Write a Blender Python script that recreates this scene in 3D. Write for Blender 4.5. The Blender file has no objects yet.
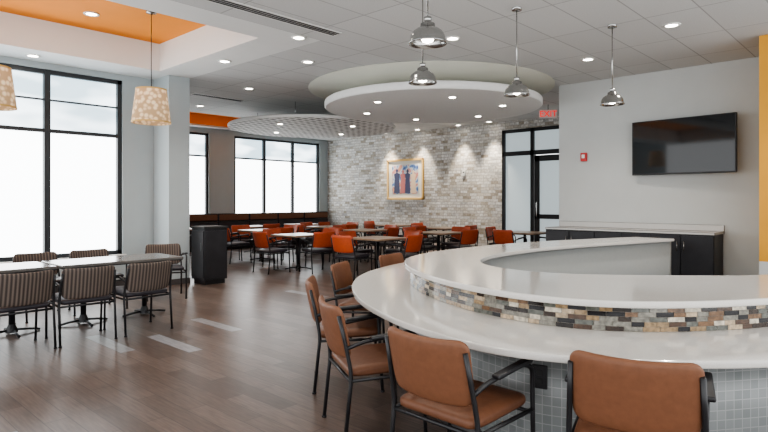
import bpy, bmesh, math, random
from mathutils import Vector, Matrix
random.seed(7)
scn = bpy.context.scene
H = 3.7

# ------------------------------------------------------------------ materials
def new_mat(name):
    m = bpy.data.materials.new(name); m.use_nodes = True
    nt = m.node_tree
    return m, nt, nt.nodes['Principled BSDF']

def mat(name, col, rough=0.5, metal=0.0, noise=0.0, nscale=20, bump=0.0, emis=None, estr=0, coat=0, spec=None):
    m, nt, p = new_mat(name)
    c = (*col, 1)
    p.inputs['Base Color'].default_value = c
    p.inputs['Roughness'].default_value = rough
    p.inputs['Metallic'].default_value = metal
    if spec is not None: p.inputs['Specular IOR Level'].default_value = spec
    if coat: p.inputs['Coat Weight'].default_value = coat
    if emis:
        p.inputs['Emission Color'].default_value = (*emis, 1)
        p.inputs['Emission Strength'].default_value = estr
    if noise > 0 or bump > 0:
        tc = nt.nodes.new('ShaderNodeTexCoord')
        n = nt.nodes.new('ShaderNodeTexNoise'); n.inputs['Scale'].default_value = nscale
        n.inputs['Detail'].default_value = 4
        nt.links.new(tc.outputs['Object'], n.inputs['Vector'])
        if noise > 0:
            r = nt.nodes.new('ShaderNodeValToRGB')
            r.color_ramp.elements[0].position = 0.3; r.color_ramp.elements[1].position = 0.7
            r.color_ramp.elements[0].color = (*[max(0, v*(1-noise)) for v in col], 1)
            r.color_ramp.elements[1].color = (*[min(1, v*(1+noise)) for v in col], 1)
            nt.links.new(n.outputs['Fac'], r.inputs['Fac'])
            nt.links.new(r.outputs['Color'], p.inputs['Base Color'])
        if bump > 0:
            b = nt.nodes.new('ShaderNodeBump'); b.inputs['Strength'].default_value = bump
            b.inputs['Distance'].default_value = 0.01
            nt.links.new(n.outputs['Fac'], b.inputs['Height'])
            nt.links.new(b.outputs['Normal'], p.inputs['Normal'])
    return m

def brick_mat(name, bw, rh, mortar, c_mortar, ramp, rough=0.6, offset=0.5, coord='Object', plane='xy',
              bump=0.0, grain=0.0, gscale=(1, 1, 1), grain_amt=0.3, squash=1.0, spec=None):
    m, nt, p = new_mat(name)
    L = nt.links.new
    tc = nt.nodes.new('ShaderNodeTexCoord')
    sep = nt.nodes.new('ShaderNodeSeparateXYZ'); L(tc.outputs[coord], sep.inputs[0])
    cmb = nt.nodes.new('ShaderNodeCombineXYZ')
    a, b = {'xy': ('X', 'Y'), 'yx': ('Y', 'X'), 'xz': ('X', 'Z'), 'yz': ('Y', 'Z')}[plane]
    L(sep.outputs[a], cmb.inputs[0]); L(sep.outputs[b], cmb.inputs[1])
    br = nt.nodes.new('ShaderNodeTexBrick')
    br.offset = offset
    br.squash = squash; br.squash_frequency = 3
    br.inputs['Scale'].default_value = 1
    br.inputs['Brick Width'].default_value = bw
    br.inputs['Row Height'].default_value = rh
    br.inputs['Mortar Size'].default_value = mortar
    br.inputs['Mortar Smooth'].default_value = 0.1
    br.inputs['Color1'].default_value = (0, 0, 0, 1)
    br.inputs['Color2'].default_value = (1, 1, 1, 1)
    L(cmb.outputs[0], br.inputs['Vector'])
    r = nt.nodes.new('ShaderNodeValToRGB'); r.color_ramp.interpolation = 'LINEAR'
    els = r.color_ramp.elements
    els[0].position = ramp[0][0]; els[0].color = (*ramp[0][1], 1)
    els[1].position = ramp[-1][0]; els[1].color = (*ramp[-1][1], 1)
    for pos, c in ramp[1:-1]:
        e = els.new(pos); e.color = (*c, 1)
    L(br.outputs['Color'], r.inputs['Fac'])
    last = r.outputs['Color']
    if grain > 0:
        mp = nt.nodes.new('ShaderNodeMapping'); mp.inputs['Scale'].default_value = gscale
        L(cmb.outputs[0], mp.inputs['Vector'])
        n = nt.nodes.new('ShaderNodeTexNoise'); n.inputs['Scale'].default_value = grain; n.inputs['Detail'].default_value = 5
        L(mp.outputs[0], n.inputs['Vector'])
        r2 = nt.nodes.new('ShaderNodeValToRGB')
        r2.color_ramp.elements[0].position = 0.3; r2.color_ramp.elements[1].position = 0.7
        v = 1 - grain_amt
        r2.color_ramp.elements[0].color = (v, v, v, 1)
        r2.color_ramp.elements[1].color = (1, 1, 1, 1)
        L(n.outputs['Fac'], r2.inputs['Fac'])
        mx = nt.nodes.new('ShaderNodeMix'); mx.data_type = 'RGBA'; mx.blend_type = 'MULTIPLY'
        mx.inputs['Factor'].default_value = 1
        L(last, mx.inputs['A']); L(r2.outputs['Color'], mx.inputs['B'])
        last = mx.outputs['Result']
    m2 = nt.nodes.new('ShaderNodeMix'); m2.data_type = 'RGBA'
    L(br.outputs['Fac'], m2.inputs['Factor']); L(last, m2.inputs['A'])
    m2.inputs['B'].default_value = (*c_mortar, 1)
    L(m2.outputs['Result'], p.inputs['Base Color'])
    p.inputs['Roughness'].default_value = rough
    if spec is not None: p.inputs['Specular IOR Level'].default_value = spec
    if bump > 0:
        inv = nt.nodes.new('ShaderNodeMath'); inv.operation = 'SUBTRACT'
        L(br.outputs['Color'], inv.inputs[0]); 
        mul = nt.nodes.new('ShaderNodeMath'); mul.operation = 'MULTIPLY'; mul.inputs[1].default_value = 2.0
        L(br.outputs['Fac'], mul.inputs[0]); L(mul.outputs[0], inv.inputs[1])
        bn = nt.nodes.new('ShaderNodeBump'); bn.inputs['Strength'].default_value = bump
        bn.inputs['Distance'].default_value = 0.03
        L(inv.outputs[0], bn.inputs['Height']); L(bn.outputs['Normal'], p.inputs['Normal'])
    return m

M = {}
M['wall'] = mat('wall_paint_grey', (0.55, 0.565, 0.555), 0.8, noise=0.02, nscale=3)
M['wallb'] = mat('wall_paint_bluegrey', (0.40, 0.45, 0.465), 0.8, noise=0.02, nscale=3)
M['soffit'] = mat('soffit_white', (0.78, 0.785, 0.775), 0.85, noise=0.01, nscale=4)
M['orange'] = mat('orange_paint', (0.88, 0.30, 0.03), 0.75, noise=0.03, nscale=2)
M['yellow'] = mat('yellow_paint', (0.70, 0.34, 0.04), 0.7, noise=0.03, nscale=2)
M['olive'] = mat('pale_olive', (0.58, 0.575, 0.50), 0.8, noise=0.03, nscale=2)
M['black'] = mat('black_metal', (0.012, 0.012, 0.014), 0.4)
M['frame'] = mat('window_frame_dark', (0.02, 0.024, 0.028), 0.45)
M['base'] = mat('baseboard_dark', (0.06, 0.055, 0.055), 0.6)
M['ctop'] = mat('quartz_top', (0.56, 0.54, 0.51), 0.09, noise=0.06, nscale=160)
M['cab'] = mat('dark_cabinet', (0.018, 0.018, 0.022), 0.45, noise=0.15, nscale=8)
M['cabtop'] = mat('cabinet_top', (0.53, 0.52, 0.50), 0.25, noise=0.04, nscale=120)
M['steel'] = mat('brushed_steel', (0.42, 0.42, 0.41), 0.2, 1.0)
M['brown'] = mat('brown_vinyl', (0.165, 0.070, 0.036), 0.5, noise=0.08, nscale=30, bump=0.15, spec=0.35)
M['brownseat'] = mat('brown_vinyl_seat', (0.14, 0.060, 0.032), 0.48, noise=0.08, nscale=30, bump=0.15, spec=0.35)
M['rust'] = mat('rust_vinyl', (0.42, 0.070, 0.022), 0.45, noise=0.08, nscale=20)
M['darkseat'] = mat('dark_seat_vinyl', (0.030, 0.027, 0.034), 0.45)
M['ttop'] = mat('table_top_grey', (0.15, 0.14, 0.13), 0.18, noise=0.12, nscale=14)
M['ttopl'] = mat('table_top_beige', (0.33, 0.23, 0.16), 0.28, noise=0.08, nscale=14)
M['innerw'] = mat('bar_inner_panel', (0.29, 0.30, 0.29), 0.6, noise=0.02)
M['white'] = mat('white_plastic', (0.75, 0.75, 0.73), 0.4)
M['red'] = mat('red_plastic', (0.55, 0.03, 0.03), 0.4)
M['pane'] = mat('frosted_daylight_pane', (0.8, 0.8, 0.8), 0.4, emis=(0.93, 0.98, 1.0), estr=4.2)
M['doorglass'] = mat('door_glass_frosted', (0.36, 0.41, 0.43), 0.12, emis=(0.78, 0.9, 0.94), estr=0.30)  # weak emission stands in for the lit corridor behind the glass
M['lamp'] = mat('lamp_glow', (1, 1, 1), 0.5, emis=(1.0, 0.92, 0.80), estr=18)
M['tv'] = mat('tv_glass', (0.010, 0.012, 0.014), 0.05)
M['grout'] = mat('grout_tan', (0.30, 0.27, 0.23), 0.8)
M['gold'] = mat('gold_frame', (0.66, 0.42, 0.14), 0.4, 0.2)
M['matb'] = mat('picture_mat', (0.76, 0.72, 0.63), 0.7)
M['slot'] = mat('diffuser_black', (0.02, 0.02, 0.02), 0.6)

def pane_upper():
    m, nt, p = new_mat('upper_daylight_pane'); L = nt.links.new
    tc = nt.nodes.new('ShaderNodeTexCoord')
    mp = nt.nodes.new('ShaderNodeMapping'); mp.inputs['Scale'].default_value = (1, 0.8, 2.5)
    L(tc.outputs['Object'], mp.inputs['Vector'])
    n = nt.nodes.new('ShaderNodeTexNoise'); n.inputs['Scale'].default_value = 1.3; n.inputs['Detail'].default_value = 1
    L(mp.outputs[0], n.inputs['Vector'])
    r = nt.nodes.new('ShaderNodeValToRGB')
    r.color_ramp.elements[0].position = 0.38; r.color_ramp.elements[0].color = (0.36, 0.47, 0.53, 1)
    r.color_ramp.elements[1].position = 0.62; r.color_ramp.elements[1].color = (0.84, 0.94, 1.0, 1)
    L(n.outputs['Fac'], r.inputs['Fac']); L(r.outputs['Color'], p.inputs['Emission Color'])
    p.inputs['Emission Strength'].default_value = 2.4
    p.inputs['Base Color'].default_value = (0.3, 0.33, 0.35, 1); p.inputs['Roughness'].default_value = 0.1
    return m
M['paneu'] = pane_upper()

M['ceil'] = brick_mat('ceiling_tiles', 1.2, 0.6, 0.008, (0.38, 0.38, 0.38),
    [(0, (0.62, 0.625, 0.62)), (1, (0.67, 0.675, 0.67))], 0.9, 0.0, grain=60, grain_amt=0.10, plane='yx')
M['cloud'] = mat('cloud_white', (0.78, 0.78, 0.77), 0.8, noise=0.02)
M['cloud2'] = brick_mat('cloud_perforated', 0.20, 0.20, 0.045, (0.82, 0.82, 0.81),
    [(0, (0.16, 0.16, 0.16)), (1, (0.34, 0.34, 0.33))], 0.7, 0.0)
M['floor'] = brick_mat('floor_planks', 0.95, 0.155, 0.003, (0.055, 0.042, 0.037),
    [(0, (0.095, 0.066, 0.054)), (0.5, (0.135, 0.097, 0.080)), (0.90, (0.165, 0.122, 0.102)), (0.955, (0.17, 0.13, 0.11)), (0.965, (0.27, 0.27, 0.28)), (1, (0.31, 0.31, 0.33))],  # palest grey planks: window reflections painted into the plank colour
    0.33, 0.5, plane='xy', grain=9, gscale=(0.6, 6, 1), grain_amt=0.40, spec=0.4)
M['stone'] = brick_mat('stacked_stone', 0.24, 0.085, 0.007, (0.36, 0.335, 0.30),
    [(0, (0.40, 0.345, 0.28)), (0.2, (0.62, 0.57, 0.50)), (0.5, (0.78, 0.755, 0.71)), (0.8, (0.86, 0.845, 0.82)), (1, (0.54, 0.53, 0.51))],
    0.85, 0.37, plane='xz', bump=0.6, grain=16, grain_amt=0.45, squash=0.6)
M['gtile'] = brick_mat('grey_mosaic_tile', 0.052, 0.052, 0.0025, (0.33, 0.34, 0.335),
    [(0, (0.19, 0.205, 0.205)), (1, (0.25, 0.265, 0.265))], 0.3, 0.0, coord='UV', plane='xy')

def stripes(name, c1, c2, c3, scale):
    m, nt, p = new_mat(name); L = nt.links.new
    tc = nt.nodes.new('ShaderNodeTexCoord')
    mp = nt.nodes.new('ShaderNodeMapping'); mp.inputs['Scale'].default_value = (1, 0, 0)
    L(tc.outputs['Object'], mp.inputs['Vector'])
    w = nt.nodes.new('ShaderNodeTexWave'); w.inputs['Scale'].default_value = scale
    w.inputs['Distortion'].default_value = 0
    L(mp.outputs[0], w.inputs['Vector'])
    r = nt.nodes.new('ShaderNodeValToRGB'); r.color_ramp.interpolation = 'CONSTANT'
    e = r.color_ramp.elements
    e[0].position = 0; e[0].color = (*c1, 1); e[1].position = 0.35; e[1].color = (*c2, 1)
    x = e.new(0.75); x.color = (*c3, 1)
    L(w.outputs['Fac'], r.inputs['Fac']); L(r.outputs['Color'], p.inputs['Base Color'])
    p.inputs['Roughness'].default_value = 0.75
    return m
M['stripe'] = stripes('striped_fabric', (0.045, 0.034, 0.030), (0.10, 0.075, 0.062), (0.15, 0.118, 0.098), 9)

def shade_mat():
    m, nt, p = new_mat('lampshade_fabric'); L = nt.links.new
    tc = nt.nodes.new('ShaderNodeTexCoord')
    v = nt.nodes.new('ShaderNodeTexVoronoi'); v.inputs['Scale'].default_value = 16
    L(tc.outputs['Object'], v.inputs['Vector'])
    r = nt.nodes.new('ShaderNodeValToRGB')
    r.color_ramp.elements[0].position = 0.25; r.color_ramp.elements[0].color = (0.74, 0.56, 0.37, 1)
    r.color_ramp.elements[1].position = 0.6; r.color_ramp.elements[1].color = (0.42, 0.27, 0.15, 1)
    L(v.outputs['Distance'], r.inputs['Fac'])
    L(r.outputs['Color'], p.inputs['Base Color'])
    L(r.outputs['Color'], p.inputs['Emission Color'])
    p.inputs['Emission Strength'].default_value = 0.5
    p.inputs['Roughness'].default_value = 0.9
    return m
M['shade'] = shade_mat()

def art_mat():
    m, nt, p = new_mat('painting_canvas'); L = nt.links.new
    tc = nt.nodes.new('ShaderNodeTexCoord')
    n = nt.nodes.new('ShaderNodeTexNoise'); n.inputs['Scale'].default_value = 4.0; n.inputs['Detail'].default_value = 3
    L(tc.outputs['Object'], n.inputs['Vector'])
    r = nt.nodes.new('ShaderNodeValToRGB')
    e = r.color_ramp.elements
    e[0].position = 0.34; e[0].color = (0.04, 0.07, 0.22, 1)
    e[1].position = 0.66; e[1].color = (0.75, 0.38, 0.14, 1)
    for pos, c in [(0.43, (0.14, 0.26, 0.50)), (0.5, (0.60, 0.60, 0.58)), (0.57, (0.52, 0.20, 0.20))]:
        x = e.new(pos); x.color = (*c, 1)
    L(n.outputs['Fac'], r.inputs['Fac']); L(r.outputs['Color'], p.inputs['Base Color'])
    p.inputs['Roughness'].default_value = 0.5
    return m
M['art'] = art_mat()

# ------------------------------------------------------------------ mesh builder
class MB:
    def __init__(s):
        s.bm = bmesh.new(); s.mats = []; s.uv = s.bm.loops.layers.uv.new('UVMap')
    def mi(s, k):
        m = M[k]
        if m not in s.mats: s.mats.append(m)
        return s.mats.index(m)
    def box(s, lo, hi, k, bev=0.0, mtx=None):
        c = [(a+b)/2 for a, b in zip(lo, hi)]; sz = [abs(b-a) for a, b in zip(lo, hi)]
        r = bmesh.ops.create_cube(s.bm, size=1, matrix=Matrix.Translation(c) @ Matrix.Diagonal((*sz, 1)))
        vs = r['verts']; i = s.mi(k)
        fs = set(f for v in vs for f in v.link_faces)
        for f in fs: f.material_index = i
        if bev > 0:
            es = list(set(e for f in fs for e in f.edges))
            rb = bmesh.ops.bevel(s.bm, geom=es, offset=bev, segments=2, profile=0.5, affect='EDGES')
            vs = list(set(v for f in rb['faces'] for v in f.verts) | set(v for v in vs if v.is_valid))
        if mtx is not None:
            bmesh.ops.transform(s.bm, matrix=mtx, verts=vs)
    def rings(s, rings, k, cap=True, smooth=True, closed=False):
        i = s.mi(k)
        R = [[s.bm.verts.new(p) for p in ring] for ring in rings]
        n = len(R[0]); m = len(R)
        for a in range(m if closed else m-1):
            A = R[a]; Bq = R[(a+1) % m]
            for j in range(n):
                f = s.bm.faces.new((A[j], A[(j+1) % n], Bq[(j+1) % n], Bq[j]))
                f.material_index = i; f.smooth = smooth
        if cap and not closed:
            for ring in (R[0][::-1], R[-1]):
                f = s.bm.faces.new(ring); f.material_index = i
    def tube(s, pts, r, k, n=8, fillet=0.0):
        P = [Vector(p) for p in pts]
        if fillet > 0:
            Q = [P[0]]
            for a in range(1, len(P)-1):
                u = (P[a-1]-P[a]); v = (P[a+1]-P[a]); fl = min(fillet, u.length*0.45, v.length*0.45)
                p0 = P[a]+u.normalized()*fl; p2 = P[a]+v.normalized()*fl
                for t in (0, .25, .5, .75, 1):
                    Q.append((1-t)**2*p0 + 2*t*(1-t)*P[a] + t*t*p2)
            Q.append(P[-1]); P = Q
        rings = []
        up = None
        for a, p in enumerate(P):
            t = (P[min(a+1, len(P)-1)] - P[max(a-1, 0)]).normalized()
            if up is None:
                up = Vector((0, 0, 1)) if abs(t.z) < 0.9 else Vector((1, 0, 0))
            x = t.cross(up).normalized(); y = x.cross(t).normalized(); up = y
            rings.append([p + x*math.cos(2*math.pi*j/n)*r + y*math.sin(2*math.pi*j/n)*r for j in range(n)])
        s.rings(rings, k)
    def lathe(s, prof, k, c=(0, 0, 0), n=32, cap=False):
        c = Vector(c)
        rings = [[c + Vector((r*math.cos(2*math.pi*j/n), r*math.sin(2*math.pi*j/n), z)) for j in range(n)] for r, z in prof]
        s.rings(rings, k, cap=cap)
    def cyl(s, c, r, h, k, n=24):
        s.lathe([(r, 0), (r, h)], k, c, n, cap=True)
    def pad(s, w, h, t, k, mtx, bend=0.0, er=0.05, ex=4.5, taper=0.0):
        i = s.mi(k); rings = []; xs = []
        for a in range(7): xs.append(-w/2 + er*(1-math.cos(a/6*math.pi/2)))
        for a in range(1, 8): xs.append(-w/2+er + (w-2*er)*a/8)
        xs += [-x for x in xs[:7][::-1]]
        n = 24
        for x in xs:
            q = max(0, (abs(x)-(w/2-er))/er); e = er*(1-math.sqrt(max(0, 1-q*q)))
            hh = (h/2 - e*0.95); tt = t/2*(0.25+0.75*math.sqrt(max(0, 1-q*q)))
            ring = []
            for j in range(n):
                a = 2*math.pi*j/n; ca, sa = math.cos(a), math.sin(a)
                y = tt*math.copysign(abs(ca)**(2/ex*1.3), ca); z = hh*math.copysign(abs(sa)**(2/ex), sa)
                xx = x*(1+taper*z/h)
                ring.append(mtx @ Vector((xx, y + bend*(x/(w/2))**2, z)))
            rings.append(ring)
        s.rings(rings, k)
    def quad(s, pts, k, uvs=None, smooth=False):
        f = s.bm.faces.new([s.bm.verts.new(p) for p in pts]); f.material_index = s.mi(k); f.smooth = smooth
        if uvs:
            for l, u in zip(f.loops, uvs): l[s.uv].uv = u
    def finish(s, name, parent=None, loc=None, rotz=0, recalc=True):
        if recalc: bmesh.ops.recalc_face_normals(s.bm, faces=s.bm.faces[:])
        me = bpy.data.meshes.new(name); s.bm.to_mesh(me); s.bm.free()
        for m in s.mats: me.materials.append(m)
        o = bpy.data.objects.new(name, me); scn.collection.objects.link(o)
        if parent: o.parent = parent
        if loc: o.location = loc
        o.rotation_euler[2] = rotz
        return o

def empty(name, loc=(0, 0, 0), rotz=0):
    e = bpy.data.objects.new(name, None); scn.collection.objects.link(e)
    e.location = loc; e.rotation_euler[2] = rotz; e.empty_display_size = 0.2
    return e
def inst(o, name, loc, rotz):
    n = bpy.data.objects.new(name, o.data); scn.collection.objects.link(n)
    n.location = loc; n.rotation_euler[2] = rotz
    return n

# ------------------------------------------------------------------ room shell
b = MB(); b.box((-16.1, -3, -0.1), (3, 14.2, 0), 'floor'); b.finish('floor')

holes = [(-9.43, -6.52, -2.5, 4.5, 0.46), (-15.5, -13.2, 5.5, 10.6, 0.35)]
xs = sorted({-16.1, 3, -6.0} | {h[0] for h in holes} | {h[1] for h in holes})
ys = sorted({-3, 14.2, 5.15} | {h[2] for h in holes} | {h[3] for h in holes})
b = MB()
for i in range(len(xs)-1):
    for j in range(len(ys)-1):
        cx = (xs[i]+xs[i+1])/2; cy = (ys[j]+ys[j+1])/2
        if any(h[0] < cx < h[1] and h[2] < cy < h[3] for h in holes): continue
        k = 'soffit' if (cx < -6.0 and cy < 5.15) else 'ceil'
        b.box((xs[i], ys[j], H), (xs[i+1], ys[j+1], H+0.05), k)
for n, h in enumerate(holes):
    z1 = H + h[4]
    wk = 'soffit' if n == 0 else 'orange'
    b.box((h[0]-0.04, h[2], H+0.05), (h[0], h[3], z1), wk)
    b.box((h[1], h[2], H+0.05), (h[1]+0.04, h[3], z1), wk)
    b.box((h[0], h[2]-0.04, H+0.05), (h[1], h[2], z1), wk)
    b.box((h[0], h[3], H+0.05), (h[1], h[3]+0.04, z1), wk)
    b.box((h[0]-0.04, h[2]-0.04, z1), (h[1]+0.04, h[3]+0.04, z1+0.05), 'orange')
b.finish('ceiling')

def window_wall(name, X, y0, y1, wins, zs, zt, k, thick=0.2):
    b = MB(); ys = [y0]
    b.box((X-thick, y0, 0), (X, y1, zs), k)
    b.box((X-thick, y0, zt), (X, y1, H), k)
    edges = [y0] + [v for w in wins for v in w] + [y1]
    for i in range(0, len(edges), 2):
        if edges[i+1]-edges[i] > 0.01: b.box((X-thick, edges[i], zs), (X, edges[i+1], zt), k)
    b.finish(name)
window_wall('wall_left', -10.2, -3, 5.15, [(-0.55, 4.2)], 0.55, 3.6, 'wallb')
window_wall('wall_far_left', -15.9, 5.15, 14.0, [(6.2, 9.15), (10.05, 13.6)], 0.92, 3.55, 'wallb')
b = MB(); b.box((-15.9, 5.15, 0), (-10.2, 5.3, H), 'wallb'); b.finish('wall_bay_return')
b = MB(); b.box((-10.19, 4.75, 0), (-9.6, 5.14, H), 'wallb'); b.box((-10.19, 4.73, 0), (-9.58, 5.145, 0.1), 'base'); b.finish('wall_column')

def window(name, X, y0, y1, zs, zt, mull, bars):
    e = empty(name, (X-0.1, (y0+y1)/2, (zs+zt)/2))
    def add(bb, nm):
        o = bb.finish(nm, parent=e); o.location = -e.location; return o
    b = MB(); t = 0.045
    b.box((X-0.12, y0, zs), (X-0.04, y0+t*1.6, zt), 'frame'); b.box((X-0.12, y1-t*1.6, zs), (X-0.04, y1, zt), 'frame')
    b.box((X-0.12, y0, zs), (X-0.04, y1, zs+t*1.5), 'frame'); b.box((X-0.12, y0, zt-t*1.5), (X-0.04, y1, zt), 'frame')
    for m in mull: b.box((X-0.12, m-t, zs), (X-0.03, m+t, zt), 'frame')
    for z, w in bars: b.box((X-0.11, y0, z-w), (X-0.045, y1, z+w), 'frame')
    add(b, 'frame')
    zb = bars[0][0]
    b = MB(); b.box((X-0.16, y0, zs), (X-0.13, y1, zb), 'pane'); add(b, 'frosted_glass')
    b = MB(); b.box((X-0.16, y0, zb), (X-0.13, y1, zt), 'paneu'); add(b, 'upper_glass')
    b = MB(); b.box((X-0.02, y0-0.05, zs-0.04), (X+0.05, y1+0.05, zs), 'white', 0.006); add(b, 'sill')
window('window_1', -10.2, -0.55, 4.2, 0.55, 3.6, [0.66, 1.84, 3.02], [(2.62, 0.03), (3.12, 0.012)])
window('window_2', -15.9, 10.05, 13.6, 0.92, 3.55, [11.23, 12.42], [(2.85, 0.025)])
window('window_3', -15.9, 6.2, 9.15, 0.92, 3.55, [7.2, 8.2], [(2.85, 0.025)])

DX0, DX1, DZ = -8.5, -6.2, 3.45
b = MB()
b.box((-16.1, 14.0, 0), (DX0, 14.2, H), 'stone')
b.box((DX0, 14.0, DZ), (DX1, 14.2, H), 'stone')
b.box((DX1, 14.0, 0), (-4.8, 14.2, H), 'stone')
b.finish('wall_back')
b = MB()
b.box((-5.02, 10.33, 0), (3, 10.53, H), 'wall'); b.finish('wall_right')
b = MB(); b.box((-5.02, 10.54, 0), (-4.82, 13.99, H), 'wall'); b.finish('wall_side')
b = MB()
b.box((-1.53, 9.0, 0.0), (-1.15, 10.32, 0.68), 'wall'); b.box((-1.53, 9.0, 0.68), (-1.15, 10.32, H-0.005), 'yellow')
b.finish('wall_pier')
b = MB(); b.box((-16.0, 13.98, 0), (DX0-0.02, 14.0, 0.1), 'base'); b.finish('baseboard_back')
b = MB(); b.box((-10.2, -2.9, 0), (-10.18, 4.72, 0.1), 'base'); b.finish('baseboard_left')

door = empty('door_1', (-7.4, 14.0, 0))
def dadd(bb, nm):
    o = bb.finish(nm, parent=door); o.location = -door.location
b = MB(); y0, y1 = 13.97, 14.1
for xa, xb in ((DX0, DX0+0.09), (-7.62, -7.52), (DX1-0.09, DX1)):
    b.box((xa, y0, 0), (xb, y1, DZ), 'black')
b.box((DX0, y0, DZ-0.09), (DX1, y1, DZ), 'black'); b.box((DX0, y0, 2.72), (DX1, y1, 2.84), 'black')
b.box((DX0, y0, 0), (-7.55, y1, 0.12), 'black')
dadd(b, 'frame')
b = MB(); b.box((DX0, 14.03, 0), (-7.57, 14.05, DZ), 'doorglass'); b.box((-7.57, 14.03, 2.78), (DX1, 14.05, DZ), 'doorglass'); dadd(b, 'sidelight_glass')
b = MB()
b.box((-7.50, 13.98, 0.01), (-7.36, 14.06, 2.70), 'black', 0.004); b.box((-6.43, 13.98, 0.01), (-6.29, 14.06, 2.70), 'black', 0.004)
b.box((-7.50, 13.98, 2.54), (-6.29, 14.06, 2.70), 'black'); b.box((-7.50, 13.98, 0.01), (-6.29, 14.06, 0.3), 'black')
b.box((-7.50, 13.98, 1.0), (-6.29, 14.06, 1.12), 'black')
b.box((-7.36, 14.01, 0.3), (-6.43, 14.03, 2.54), 'doorglass')
b.tube([(-7.40, 13.98, 1.05), (-7.40, 13.9, 1.05), (-7.40, 13.9, 1.45), (-7.40, 13.98, 1.45)], 0.014, 'steel', fillet=0.03)
dadd(b, 'leaf')

# ceiling clouds
def cloud(name, c, r, z, k, lights, th=0.13):
    b = MB(); n = 72
    b.lathe([(0.01, th), (r-0.02, th), (r, th-0.02), (r, 0.02), (r-0.02, 0.0)], 'cloud', (0, 0, 0), n, cap=False)
    b.lathe([(r-0.02, 0.0), (0.01, 0.0)], k, (0, 0, 0), n)
    for a in range(4):
        q = a*math.pi/2+0.6
        b.cyl((0.7*r*math.cos(q), 0.7*r*math.sin(q), th), 0.008, H-z-th, 'steel', 6)
    for lx, ly in lights:
        b.cyl((lx, ly, -0.012), 0.075, 0.011, 'white', 20); b.cyl((lx, ly, -0.016), 0.055, 0.003, 'lamp', 16)
    b.finish(name, loc=(c[0], c[1], z))
cloud('ceiling_cloud', (-6.82, 8.67), 2.06, 3.25, 'cloud', [(1.35*math.cos(a), 1.35*math.sin(a)) for a in [0.4+i*math.pi/3 for i in range(6)]])
cloud('ceiling_cloud', (-10.95, 9.15), 2.05, 3.26, 'cloud2', [(1.2*math.cos(a), 1.2*math.sin(a)) for a in [0.2+i*math.pi/2 for i in range(4)]], 0.07)
b = MB(); b.lathe([(0.01, 0.004), (2.4, 0.004), (2.4, -0.012), (0.01, -0.012)], 'olive', n=72, cap=True)
b.finish('ceiling_olive_disc', loc=(-7.1, 8.95, H-0.006))  # flat olive-toned disc just below the ceiling, around the cloud

for (x, ya, yb) in ((-5.6, 2.2, 5.1), (-10.9, 5.9, 7.1)):
    b = MB()
    b.box((x-0.09, ya, H-0.012), (x+0.09, yb, H-0.001), 'white')
    for dx in (-0.05, 0.0, 0.05): b.box((x+dx-0.014, ya+0.02, H-0.016), (x+dx+0.014, yb-0.02, H-0.011), 'slot')
    b.finish('slot_diffuser')

def can(x, y, z=H, power=75, col=(1, 0.92, 0.82), spot=120, lit=True):
    b = MB()
    b.lathe([(0.105, 0), (0.105, -0.012), (0.075, -0.014), (0.07, -0.004), (0.07, 0)], 'white', n=24)
    b.cyl((0, 0, -0.006), 0.07, 0.004, 'lamp', 20)
    o = b.finish('recessed_light', loc=(x, y, z-0.001))
    if lit:
        l = bpy.data.lights.new('downlight', 'SPOT'); l.energy = power; l.color = col
        l.spot_size = math.radians(spot); l.spot_blend = 0.7; l.shadow_soft_size = 0.06
        lo = bpy.data.objects.new('downlight', l); scn.collection.objects.link(lo); lo.parent = o; lo.location = (0, 0, -0.03)
for x, y in ((-6.1, 4.85), (-8.0, 4.88), (-2.24, 7.7), (-3.74, 8.68), (-7.06, 5.8), (-4.6, 6.3), (-1.6, 5.6), (-4.3, 3.6), (-2.6, 1.4), (-9.6, 6.4), (-8.8, 11.9), (-12.2, 6.8), (0.6, 3.0)):
    can(x, y)
can(-9.82, 2.7, lit=False)
can(-8.6, 3.1, z=H+0.46, power=40)
for x in (-12.75, -11.35, -9.8, -8.75):
    can(x, 13.70, power=280, spot=62, col=(1, 0.89, 0.74))
can(-5.9, 13.0, power=40)

# ------------------------------------------------------------------ pendants
b = MB()
b.lathe([(0.055, 0.0), (0.055, -0.03), (0.0, -0.03)][::-1], 'steel')
b.cyl((0, 0, -0.80), 0.007, 0.78, 'steel', 8)
b.lathe([(0.002, -0.79), (0.030, -0.795), (0.032, -0.815), (0.026, -0.825), (0.034, -0.835), (0.055, -0.845), (0.058, -0.875), (0.085, -0.885), (0.112, -0.905), (0.130, -0.935), (0.138, -0.97), (0.140, -0.985), (0.147, -0.99), (0.147, -1.0), (0.138, -1.0), (0.132, -0.965), (0.12, -0.93), (0.08, -0.90), (0.01, -0.895)], 'steel', n=40)
b.lathe([(0.01, -0.905), (0.04, -0.92), (0.055, -0.95), (0.04, -0.98), (0.002, -0.995)], 'lamp', n=20)
pend = b.finish('pendant_lamp')
pend.location = (-3.34, 5.81, H-0.002)
for p in [(-2.79, 7.2), (-3.7, 4.55), (-2.74, 3.43)]: inst(pend, 'pendant_lamp', (p[0], p[1], H-0.002), 0)

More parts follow.
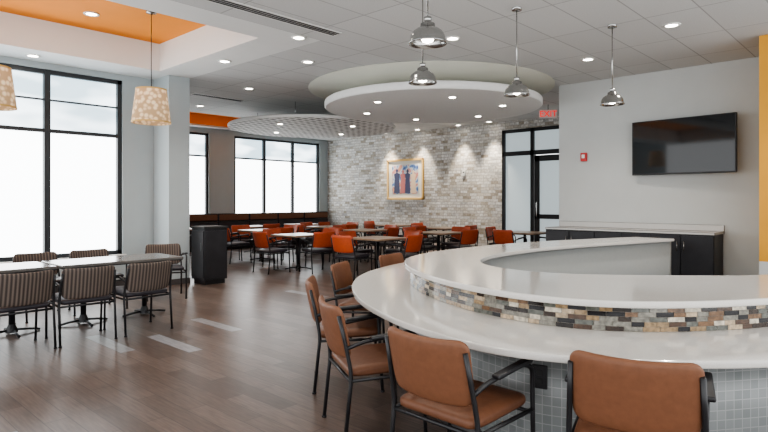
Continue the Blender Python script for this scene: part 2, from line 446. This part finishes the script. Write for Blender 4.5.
b = MB()
b.lathe([(0.002, -0.0), (0.07, 0), (0.07, -0.025), (0.002, -0.03)][::-1], 'steel')
b.cyl((0, 0, -1.15), 0.006, 1.13, 'black', 8)
b.lathe([(0.205, -1.10), (0.262, -1.57), (0.256, -1.57), (0.20, -1.105)], 'shade', n=48)
b.lathe([(0.207, -1.095), (0.207, -1.115)], 'gold', n=48); b.lathe([(0.264, -1.555), (0.264, -1.575)], 'gold', n=48)
for a in range(3):
    q = a*2*math.pi/3; b.tube([(0, 0, -1.12), (0.205*math.cos(q), 0.205*math.sin(q), -1.11)], 0.004, 'steel', 6)
b.lathe([(0.002, -1.15), (0.03, -1.17), (0.05, -1.24), (0.03, -1.30), (0.002, -1.31)], 'lamp', n=16)
dl = b.finish('drum_pendant_lamp'); dl.location = (-7.88, 3.64, 4.158)
inst(dl, 'drum_pendant_lamp', (-7.92, 1.74, 4.158), 0)

# ------------------------------------------------------------------ bar counter
def catmull(P, n=8):
    P = [Vector((p[0], p[1], 0)) for p in P]; out = []
    for i in range(len(P)-1):
        p0 = P[max(i-1, 0)]; p1 = P[i]; p2 = P[i+1]; p3 = P[min(i+2, len(P)-1)]
        for j in range(n):
            t = j/n
            out.append(0.5*((2*p1)+(-p0+p2)*t+(2*p0-5*p1+4*p2-p3)*t*t+(-p0+3*p1-3*p2+p3)*t**3))
    out.append(P[-1]); return out
def offset(C, d):
    out = []
    for i, p in enumerate(C):
        t = (C[min(i+1, len(C)-1)]-C[max(i-1, 0)]).normalized()
        out.append(p + Vector((-t.y, t.x, 0))*d)
    return out
def band(b, O, I, z0, z1, kt, ko, ki, edge=0.0):
    n = len(O); u = 0
    V = lambda p, z: Vector((p.x, p.y, z))
    for i in range(n-1):
        du = (O[i+1]-O[i]).length
        b.quad([V(O[i], z1), V(O[i+1], z1), V(I[i+1], z1), V(I[i], z1)], kt)
        b.quad([V(O[i], z0), V(I[i], z0), V(I[i+1], z0), V(O[i+1], z0)], kt)
        b.quad([V(O[i], z0), V(O[i+1], z0), V(O[i+1], z1), V(O[i], z1)], ko, [(u, z0), (u+du, z0), (u+du, z1), (u, z1)], True)
        b.quad([V(I[i+1], z0), V(I[i], z0), V(I[i], z1), V(I[i+1], z1)], ki, [(u+du, z0), (u, z0), (u, z1), (u+du, z1)], True)
        u += du
    for i in (0, n-1):
        b.quad([V(O[i], z0), V(O[i], z1), V(I[i], z1), V(I[i], z0)], ko, [(0, z0), (0, z1), (0.7, z1), (0.7, z0)])
    bmesh.ops.remove_doubles(b.bm, verts=b.bm.verts[:], dist=0.0005)
UO = [(-3.12, 8.95), (-3.35, 8.3), (-3.70, 7.2), (-3.87, 6.2), (-3.87, 5.2), (-3.70, 4.4), (-3.35, 3.86), (-2.8, 3.42), (-2.2, 3.14), (-1.65, 3.06), (-1.2, 3.2), (-.78, 3.62), (-.4, 4.3), (-.1, 5.2), (0, 6.2)]
UI = [(-2.55, 8.9), (-2.75, 8.2), (-3.0, 7.2), (-3.18, 6.2), (-3.2, 5.4), (-3.1, 4.8), (-2.88, 4.38), (-2.58, 4.14), (-2.22, 4.07), (-1.9, 4.15), (-1.6, 4.35), (-1.2, 4.68), (-.85, 5.05), (-.65, 5.6), (-.55, 6.2)]
LO = [(-4.45, 7.0), (-4.5, 6.0), (-4.42, 5.0), (-4.12, 4.15), (-3.65, 3.5), (-3.05, 3.0), (-2.45, 2.68), (-1.95, 2.52), (-1.53, 2.48), (-1.12, 2.62), (-.76, 2.88), (-.42, 3.25), (0.0, 3.9), (.3, 4.7), (.4, 5.6)]
LI = [(-3.65, 7.0), (-3.7, 6.0), (-3.65, 5.1), (-3.5, 4.5), (-3.15, 4.0), (-2.75, 3.6), (-2.35, 3.4), (-2.05, 3.28), (-1.7, 3.2), (-1.4, 3.3), (-1.1, 3.55), (-.85, 3.85), (-.5, 4.4), (-.3, 5.0), (-.15, 5.6)]
cUO, cUI, cLO, cLI = map(catmull, (UO, UI, LO, LI))
bar = empty('bar_counter', (-2.05, 4.8, 0))
def badd(bb, nm, rec=True):
    o = bb.finish(nm, parent=bar, recalc=rec); o.location = -bar.location; return o
b = MB(); band(b, cUO, cUI, 0.90, 0.94, 'ctop', 'ctop', 'ctop'); badd(b, 'raised_top')
mos = offset(cUO, 0.05)
b = MB(); band(b, mos, offset(cUI, -0.05), 0.0, 0.90, 'innerw', 'grout', 'innerw'); badd(b, 'raised_body')
b = MB(); band(b, cLO, cLI, 0.72, 0.76, 'ctop', 'ctop', 'ctop'); badd(b, 'lower_top')
BO = 0.42
b = MB(); band(b, offset(cLO, BO), offset(cLI, 0.1), 0.0, 0.72, 'innerw', 'gtile', 'innerw'); badd(b, 'tiled_base')
b2 = MB(); band(b2, offset(cLO, BO-0.01), offset(cLO, BO+0.01), 0.0, 0.09, 'base', 'base', 'base'); badd(b2, 'toe_kick')
pal = []
for nme, c, r in (('a', (0.030, 0.018, 0.012), .12), ('b', (0.15, 0.085, 0.045), .15), ('c', (0.40, 0.31, 0.21), .2), ('d', (0.11, 0.115, 0.10), .1),
                  ('e', (0.52, 0.47, 0.38), .2), ('f', (0.07, 0.04, 0.025), .1), ('g', (0.26, 0.18, 0.10), .15), ('h', (0.008, 0.008, 0.010), .1), ('i', (0.20, 0.19, 0.16), .1), ('j', (0.02, 0.016, 0.014), .1)):
    M['mos_'+nme] = mat('mosaic_glass_'+nme, c, r, noise=0.4, nscale=45); pal.append('mos_'+nme)
b = MB()
arc = [0]
for i in range(len(mos)-1): arc.append(arc[-1]+(mos[i+1]-mos[i]).length)
def at(u):
    for i in range(len(arc)-1):
        if arc[i+1] >= u:
            t = (u-arc[i])/(arc[i+1]-arc[i]); p = mos[i].lerp(mos[i+1], t)
            q = (mos[i+1]-mos[i]).normalized(); return p + Vector((q.y, -q.x, 0))*0.004
    return mos[-1]
rows = 5; zb = 0.762; rh = (0.898-zb)/rows
for r in range(rows):
    u = random.uniform(0, .05)
    while u < arc[-1]-0.2:
        w = random.choice((0.07, 0.10, 0.10))
        k = random.choice(pal)
        p, q = at(u), at(u+w-0.003)
        z0 = zb+r*rh+0.001; z1 = zb+(r+1)*rh-0.001
        b.quad([(p.x, p.y, z0), (q.x, q.y, z0), (q.x, q.y, z1), (p.x, p.y, z1)], k)
        u += w
badd(b, 'mosaic_tiles', False)
for o in bar.children:
    if o.name in ('raised_top', 'lower_top'):
        md = o.modifiers.new('bev', 'BEVEL'); md.width = 0.008; md.segments = 3; md.limit_method = 'ANGLE'; md.angle_limit = math.radians(50)
cb = offset(cLO, BO)
best = min(range(len(cb)), key=lambda i: abs(cb[i].x+1.52) + (0 if cb[i].y < 3.2 else 9))
p = cb[best]; t = (cb[best+1]-cb[best-1]).normalized()
b = MB(); b.box((-0.042, -0.012, -0.065), (0.042, 0.002, 0.065), 'black', 0.004)
b.box((-0.017, -0.016, 0.008), (0.017, -0.011, 0.04), 'slot', 0.002); b.box((-0.017, -0.016, -0.04), (0.017, -0.011, -0.008), 'slot', 0.002)
o = b.finish('outlet', parent=bar); o.location = (p.x+2.05, p.y-4.8, 0.52); o.rotation_euler[2] = math.atan2(t.y, t.x)

# ------------------------------------------------------------------ chairs
def chair_mesh(kb, ks, zt=0.0):
    b = MB(); r = 0.0125
    for sx in (-1, 1):
        x = 0.27*sx
        b.tube([(x, -0.28, 0), (x, -0.235, 0.44), (x*0.97, -0.265, 0.60), (x*0.93, -0.31, 0.80-zt)], r, 'black', fillet=0.06)
        b.tube([(x*1.02, 0.25, 0), (x*1.04, 0.225, 0.45), (x*1.06, 0.215, 0.64), (x*1.05, 0.12, 0.672), (x*1.0, -0.17, 0.635), (x*0.97, -0.262, 0.60)], r, 'black', fillet=0.05)
        b.box((x*1.055-0.024, -0.12, 0.658), (x*1.055+0.024, 0.19, 0.682), 'black', 0.009,
              mtx=Matrix.Translation((0, 0.03, 0.66)) @ Matrix.Rotation(math.radians(5), 4, 'X') @ Matrix.Translation((0, -0.03, -0.66)))
        b.tube([(x, -0.235, 0.405), (x*1.03, 0.225, 0.415)], 0.011, 'black')
        b.cyl((x, -0.28, 0), 0.017, 0.012, 'black', 10); b.cyl((x*1.02, 0.25, 0), 0.017, 0.012, 'black', 10)
    b.tube([(-0.28, 0.226, 0.40), (0.28, 0.226, 0.40)], 0.011, 'black')
    b.tube([(-0.27, -0.237, 0.40), (0.27, -0.237, 0.40)], 0.011, 'black')
    ms = Matrix.Translation((0, 0.0, 0.452)) @ Matrix.Rotation(math.radians(-88), 4, 'X')
    b.pad(0.51, 0.49, 0.075, ks, ms, bend=0.0, er=0.06)
    mb = Matrix.Translation((0, -0.315, 0.685-zt)) @ Matrix.Rotation(math.radians(12), 4, 'X')
    b.pad(0.51, 0.33, 0.045, kb, mb, bend=0.05, er=0.055, taper=0.04)
    return b
def place(protoobj, name, x, y, face):
    if protoobj.get('used') is None:
        protoobj['used'] = 1; protoobj.location = (x, y, 0); protoobj.rotation_euler[2] = math.radians(face); return protoobj
    return inst(protoobj, name, (x, y, 0), math.radians(face))
cb_ = chair_mesh('brown', 'brownseat').finish('bar_armchair')
cs_ = chair_mesh('stripe', 'darkseat', 0.05).finish('striped_armchair')
cr_ = chair_mesh('rust', 'darkseat').finish('dining_armchair')

place(cb_, 'bar_armchair', -0.94, 2.73, 16)
place(cb_, 'bar_armchair', -1.74, 2.47, -2)
place(cb_, 'bar_armchair', -2.62, 2.72, -28)
place(cb_, 'bar_armchair', -3.42, 3.25, -42)
place(cb_, 'bar_armchair', -4.06, 4.12, -62)
place(cb_, 'bar_armchair', -4.30, 5.1, -80)

for y in (1.05, 1.66, 2.28, 2.9): place(cs_, 'striped_armchair', -6.62, y, 90 + random.uniform(-4, 4))
for y in (1.7, 2.38, 3.05): place(cs_, 'striped_armchair', -8.2, y, -90 + random.uniform(-4, 4))
place(cs_, 'striped_armchair', -8.45, 4.12, 250)

def table(name, x, y, w, d, k, rot=0, legs=1):
    b = MB()
    b.box((-w/2, -d/2, 0.725), (w/2, d/2, 0.76), k, 0.008)
    b.box((-w/2+0.01, -d/2+0.01, 0.715), (w/2-0.01, d/2-0.01, 0.727), 'black')
    ps = [0] if legs == 1 else [-d/2+0.35, d/2-0.35]
    for py in ps:
        b.cyl((0, py, 0.03), 0.032, 0.68, 'black', 16)
        b.cyl((0, py, 0.70), 0.12, 0.015, 'black', 16)
        L = 0.28
        for a in range(4):
            q = a*math.pi/2 + (0 if legs > 1 else math.pi/4)
            b.tube([(0, py, 0.05), (L*math.cos(q)*0.6, py+L*math.sin(q)*0.6, 0.035), (L*math.cos(q), py+L*math.sin(q), 0.014)], 0.014, 'black', 6)
        b.lathe([(0.06, 0.0), (0.055, 0.04), (0.033, 0.09)], 'black', (0, py, 0.02), 16)
    return b.finish(name, loc=(x, y, 0), rotz=rot)
table('dining_table', -7.40, 2.95, 0.76, 1.45, 'ttop', 0, 2)
table('dining_table', -7.40, 1.45, 0.76, 1.45, 'ttop', 0, 2)

tabs = [(-9.75, 7.75, 0), (-7.75, 8.15, 0), (-11.9, 8.3, 0), (-10.1, 10.1, 0), (-8.1, 10.5, 0), (-12.2, 10.7, 0), (-6.6, 11.9, 0), (-9.3, 12.3, 0), (-11.4, 12.6, 0), (-13.9, 7.6, 1), (-13.9, 9.4, 1), (-13.9, 11.2, 1)]
for i, (x, y, booth) in enumerate(tabs):
    x += random.uniform(-.05, .05)
    table('dining_table', x, y, 0.85, 0.85, 'ttopl', 0, 1)
    sides = [(0.62, 0, 90), (0, -0.66, 0), (0, 0.66, 180), (-0.62, 0, -90)]
    if booth: sides = sides[:1]
    elif y > 11.8: sides = sides[:2] + sides[3:]
    for dx, dy, f in sides:
        place(cr_, 'dining_armchair', x+dx+random.uniform(-.04, .04), y+dy+random.uniform(-.04, .04), f+random.uniform(-12, 12))

booth = MB()
yb0, yb1 = 6.0, 13.9
booth.box((-15.88, yb0, 0), (-15.25, yb1, 0.14), 'black')
booth.box((-15.88, yb0, 0.14), (-15.2, yb1, 0.38), 'darkseat', 0.01)
n = 7; st = (yb1-yb0)/n
for i in range(n):
    booth.box((-15.74, yb0+i*st+0.01, 0.38), (-15.18, yb0+(i+1)*st-0.01, 0.48), 'darkseat', 0.025)
    booth.box((-15.88, yb0+i*st+0.005, 0.44), (-15.74, yb0+(i+1)*st-0.005, 0.84), 'darkseat', 0.03)
    booth.box((-15.88, yb0+i*st+0.005, 0.84), (-15.75, yb0+(i+1)*st-0.005, 1.08), 'brown', 0.03)
booth.finish('booth_bench')

# ------------------------------------------------------------------ cabinets
b = MB()
X0, X1, Y0, Y1 = -9.58, -9.13, 5.17, 5.62
b.box((X0+0.03, Y0+0.03, 0.0), (X1-0.03, Y1-0.03, 0.08), 'black')
b.box((X0, Y0, 0.08), (X1, Y1, 0.99), 'cab', 0.004)
b.box((X0-0.02, Y0-0.02, 0.99), (X1+0.02, Y1+0.02, 1.03), 'slot', 0.006)
b.box((X0+0.02, Y0-0.018, 0.12), (X1-0.02, Y0, 0.95), 'cab', 0.003)
b.box((X1, Y0+0.02, 0.12), (X1+0.015, Y1-0.02, 0.95), 'cab', 0.003)
b.box((X1-0.07, Y0-0.03, 0.6), (X1-0.055, Y0-0.018, 0.75), 'steel')
b.finish('waste_cabinet')

b = MB()
cx0, cx1, cy0 = -5.0, -2.22, 9.72
b.box((cx0, cy0+0.06, 0), (cx1-0.02, 10.32, 0.1), 'black')
b.box((cx0, cy0+0.03, 0.1), (cx1-0.02, 10.32, 0.96), 'cab')
b.box((cx0, cy0, 0.96), (cx1, 10.325, 1.0), 'cabtop', 0.006)
b.box((cx0, 10.295, 1.0), (cx1, 10.325, 1.1), 'cabtop', 0.004)
nd = 6; w = (cx1-0.02-cx0)/nd
for i in range(nd):
    b.box((cx0+i*w+0.008, cy0+0.012, 0.12), (cx0+(i+1)*w-0.008, cy0+0.03, 0.94), 'cab', 0.003)
    hx = cx0+(i+1)*w-0.05 if i % 2 == 0 else cx0+i*w+0.05
    b.tube([(hx, cy0+0.012, 0.70), (hx, cy0-0.015, 0.70), (hx, cy0-0.015, 0.85), (hx, cy0+0.012, 0.85)], 0.006, 'steel', 6)
b.finish('back_counter_cabinet')

# ------------------------------------------------------------------ TV
tv = empty('wall_tv', (-2.80, 10.14, 2.385), math.radians(-6))
b = MB(); b.box((-0.81, -0.03, -0.46), (0.81, 0.02, 0.46), 'black', 0.008); b.box((-0.79, -0.034, -0.435), (0.79, -0.029, 0.445), 'tv')
b.finish('screen', parent=tv)
b = MB(); b.box((-0.2, 0.02, -0.15), (0.2, 0.06, 0.15), 'black', 0.005); b.box((-0.06, 0.05, -0.08), (0.06, 0.185, 0.08), 'black', 0.005); b.finish('mount', parent=tv)

b = MB(); b.box((-0.06, -0.04, -0.08), (0.06, 0.003, 0.08), 'red', 0.008); b.box((-0.035, -0.055, -0.03), (0.035, -0.04, 0.05), 'white', 0.006)
b.finish('fire_alarm', loc=(-4.52, 10.328, 2.30))
b = MB(); b.box((-0.06, -0.03, -0.08), (0.06, 0, 0.08), 'white', 0.006); b.box((-0.03, -0.034, 0.0), (0.03, -0.03, 0.04), 'slot', 0.001); b.finish('thermostat', loc=(-9.8, 14.0, 2.3))
ex = empty('exit_sign', (-6.2, 12.2, 3.48), math.radians(35))
b = MB(); b.box((-0.2, -0.025, -0.1), (0.2, 0.025, 0.1), 'white', 0.006); b.cyl((0, 0, 0.1), 0.01, H-3.58, 'steel', 8); b.finish('housing', parent=ex)
M['exit'] = mat('exit_red', (0.6, 0.02, 0.02), 0.4, emis=(1, 0.03, 0.02), estr=0.8)
cu = bpy.data.curves.new('letters', 'FONT'); cu.body = 'EXIT'; cu.size = 0.19; cu.extrude = 0.002; cu.align_x = 'CENTER'; cu.align_y = 'CENTER'; cu.materials.append(M['exit'])
to = bpy.data.objects.new('letters', cu); scn.collection.objects.link(to); to.parent = ex; to.location = (0, -0.028, 0); to.rotation_euler[0] = math.radians(90)

pe = empty('framed_painting', (-12.1, 13.99, 2.17))
b = MB()
W, Hh = 0.78, 0.66
for lo, hi in (((-W, -0.05, -Hh), (-W+0.07, 0, Hh)), ((W-0.07, -0.05, -Hh), (W, 0, Hh)), ((-W, -0.05, Hh-0.07), (W, 0, Hh)), ((-W, -0.05, -Hh), (W, 0, -Hh+0.07))):
    b.box(lo, hi, 'gold', 0.008)
b.finish('frame', parent=pe)
b = MB(); b.box((-W+0.05, -0.02, -Hh+0.05), (W-0.05, -0.005, Hh-0.05), 'matb'); b.finish('mat_board', parent=pe)
b = MB(); b.box((-W+0.22, -0.026, -Hh+0.19), (W-0.22, -0.018, Hh-0.19), 'art')
M['fig1'] = mat('figure_dark', (0.03, 0.03, 0.09), 0.5); M['fig2'] = mat('figure_red', (0.50, 0.14, 0.12), 0.5); M['fig3'] = mat('figure_cream', (0.72, 0.54, 0.36), 0.5)
for fx, k, s in ((-0.34, 'fig1', 1.1), (-0.08, 'fig2', 0.95), (0.12, 'fig1', 1.0), (0.36, 'fig3', 0.9)):
    pts2 = [(fx-0.12*s, -0.45), (fx-0.09*s, 0.02), (fx-0.12*s, 0.16*s), (fx-0.03, 0.2*s), (fx-0.055, 0.27*s), (fx, 0.34*s), (fx+0.055, 0.27*s), (fx+0.03, 0.2*s), (fx+0.12*s, 0.16*s), (fx+0.09*s, 0.02), (fx+0.12*s, -0.45)]
    f = b.bm.faces.new([b.bm.verts.new((q[0], -0.029, q[1])) for q in pts2]); f.material_index = b.mi(k)
b.finish('canvas', parent=pe)

# ------------------------------------------------------------------ world, camera
w = bpy.data.worlds.new('World'); scn.world = w; w.use_nodes = True
bg = w.node_tree.nodes['Background']; bg.inputs[0].default_value = (0.97, 0.985, 1.0, 1); bg.inputs[1].default_value = 2.2

cam = bpy.data.cameras.new('Camera'); co = bpy.data.objects.new('Camera', cam); scn.collection.objects.link(co)
co.location = (0, 0, 1.5); co.rotation_euler = (math.radians(90), 0, math.radians(43))
cam.sensor_width = 36; cam.lens = 570/768*36; cam.shift_y = -16/768; cam.clip_start = 0.05
scn.camera = co
scn.view_settings.view_transform = 'AgX'
scn.view_settings.look = 'AgX - Medium High Contrast'
scn.view_settings.exposure = 0.5
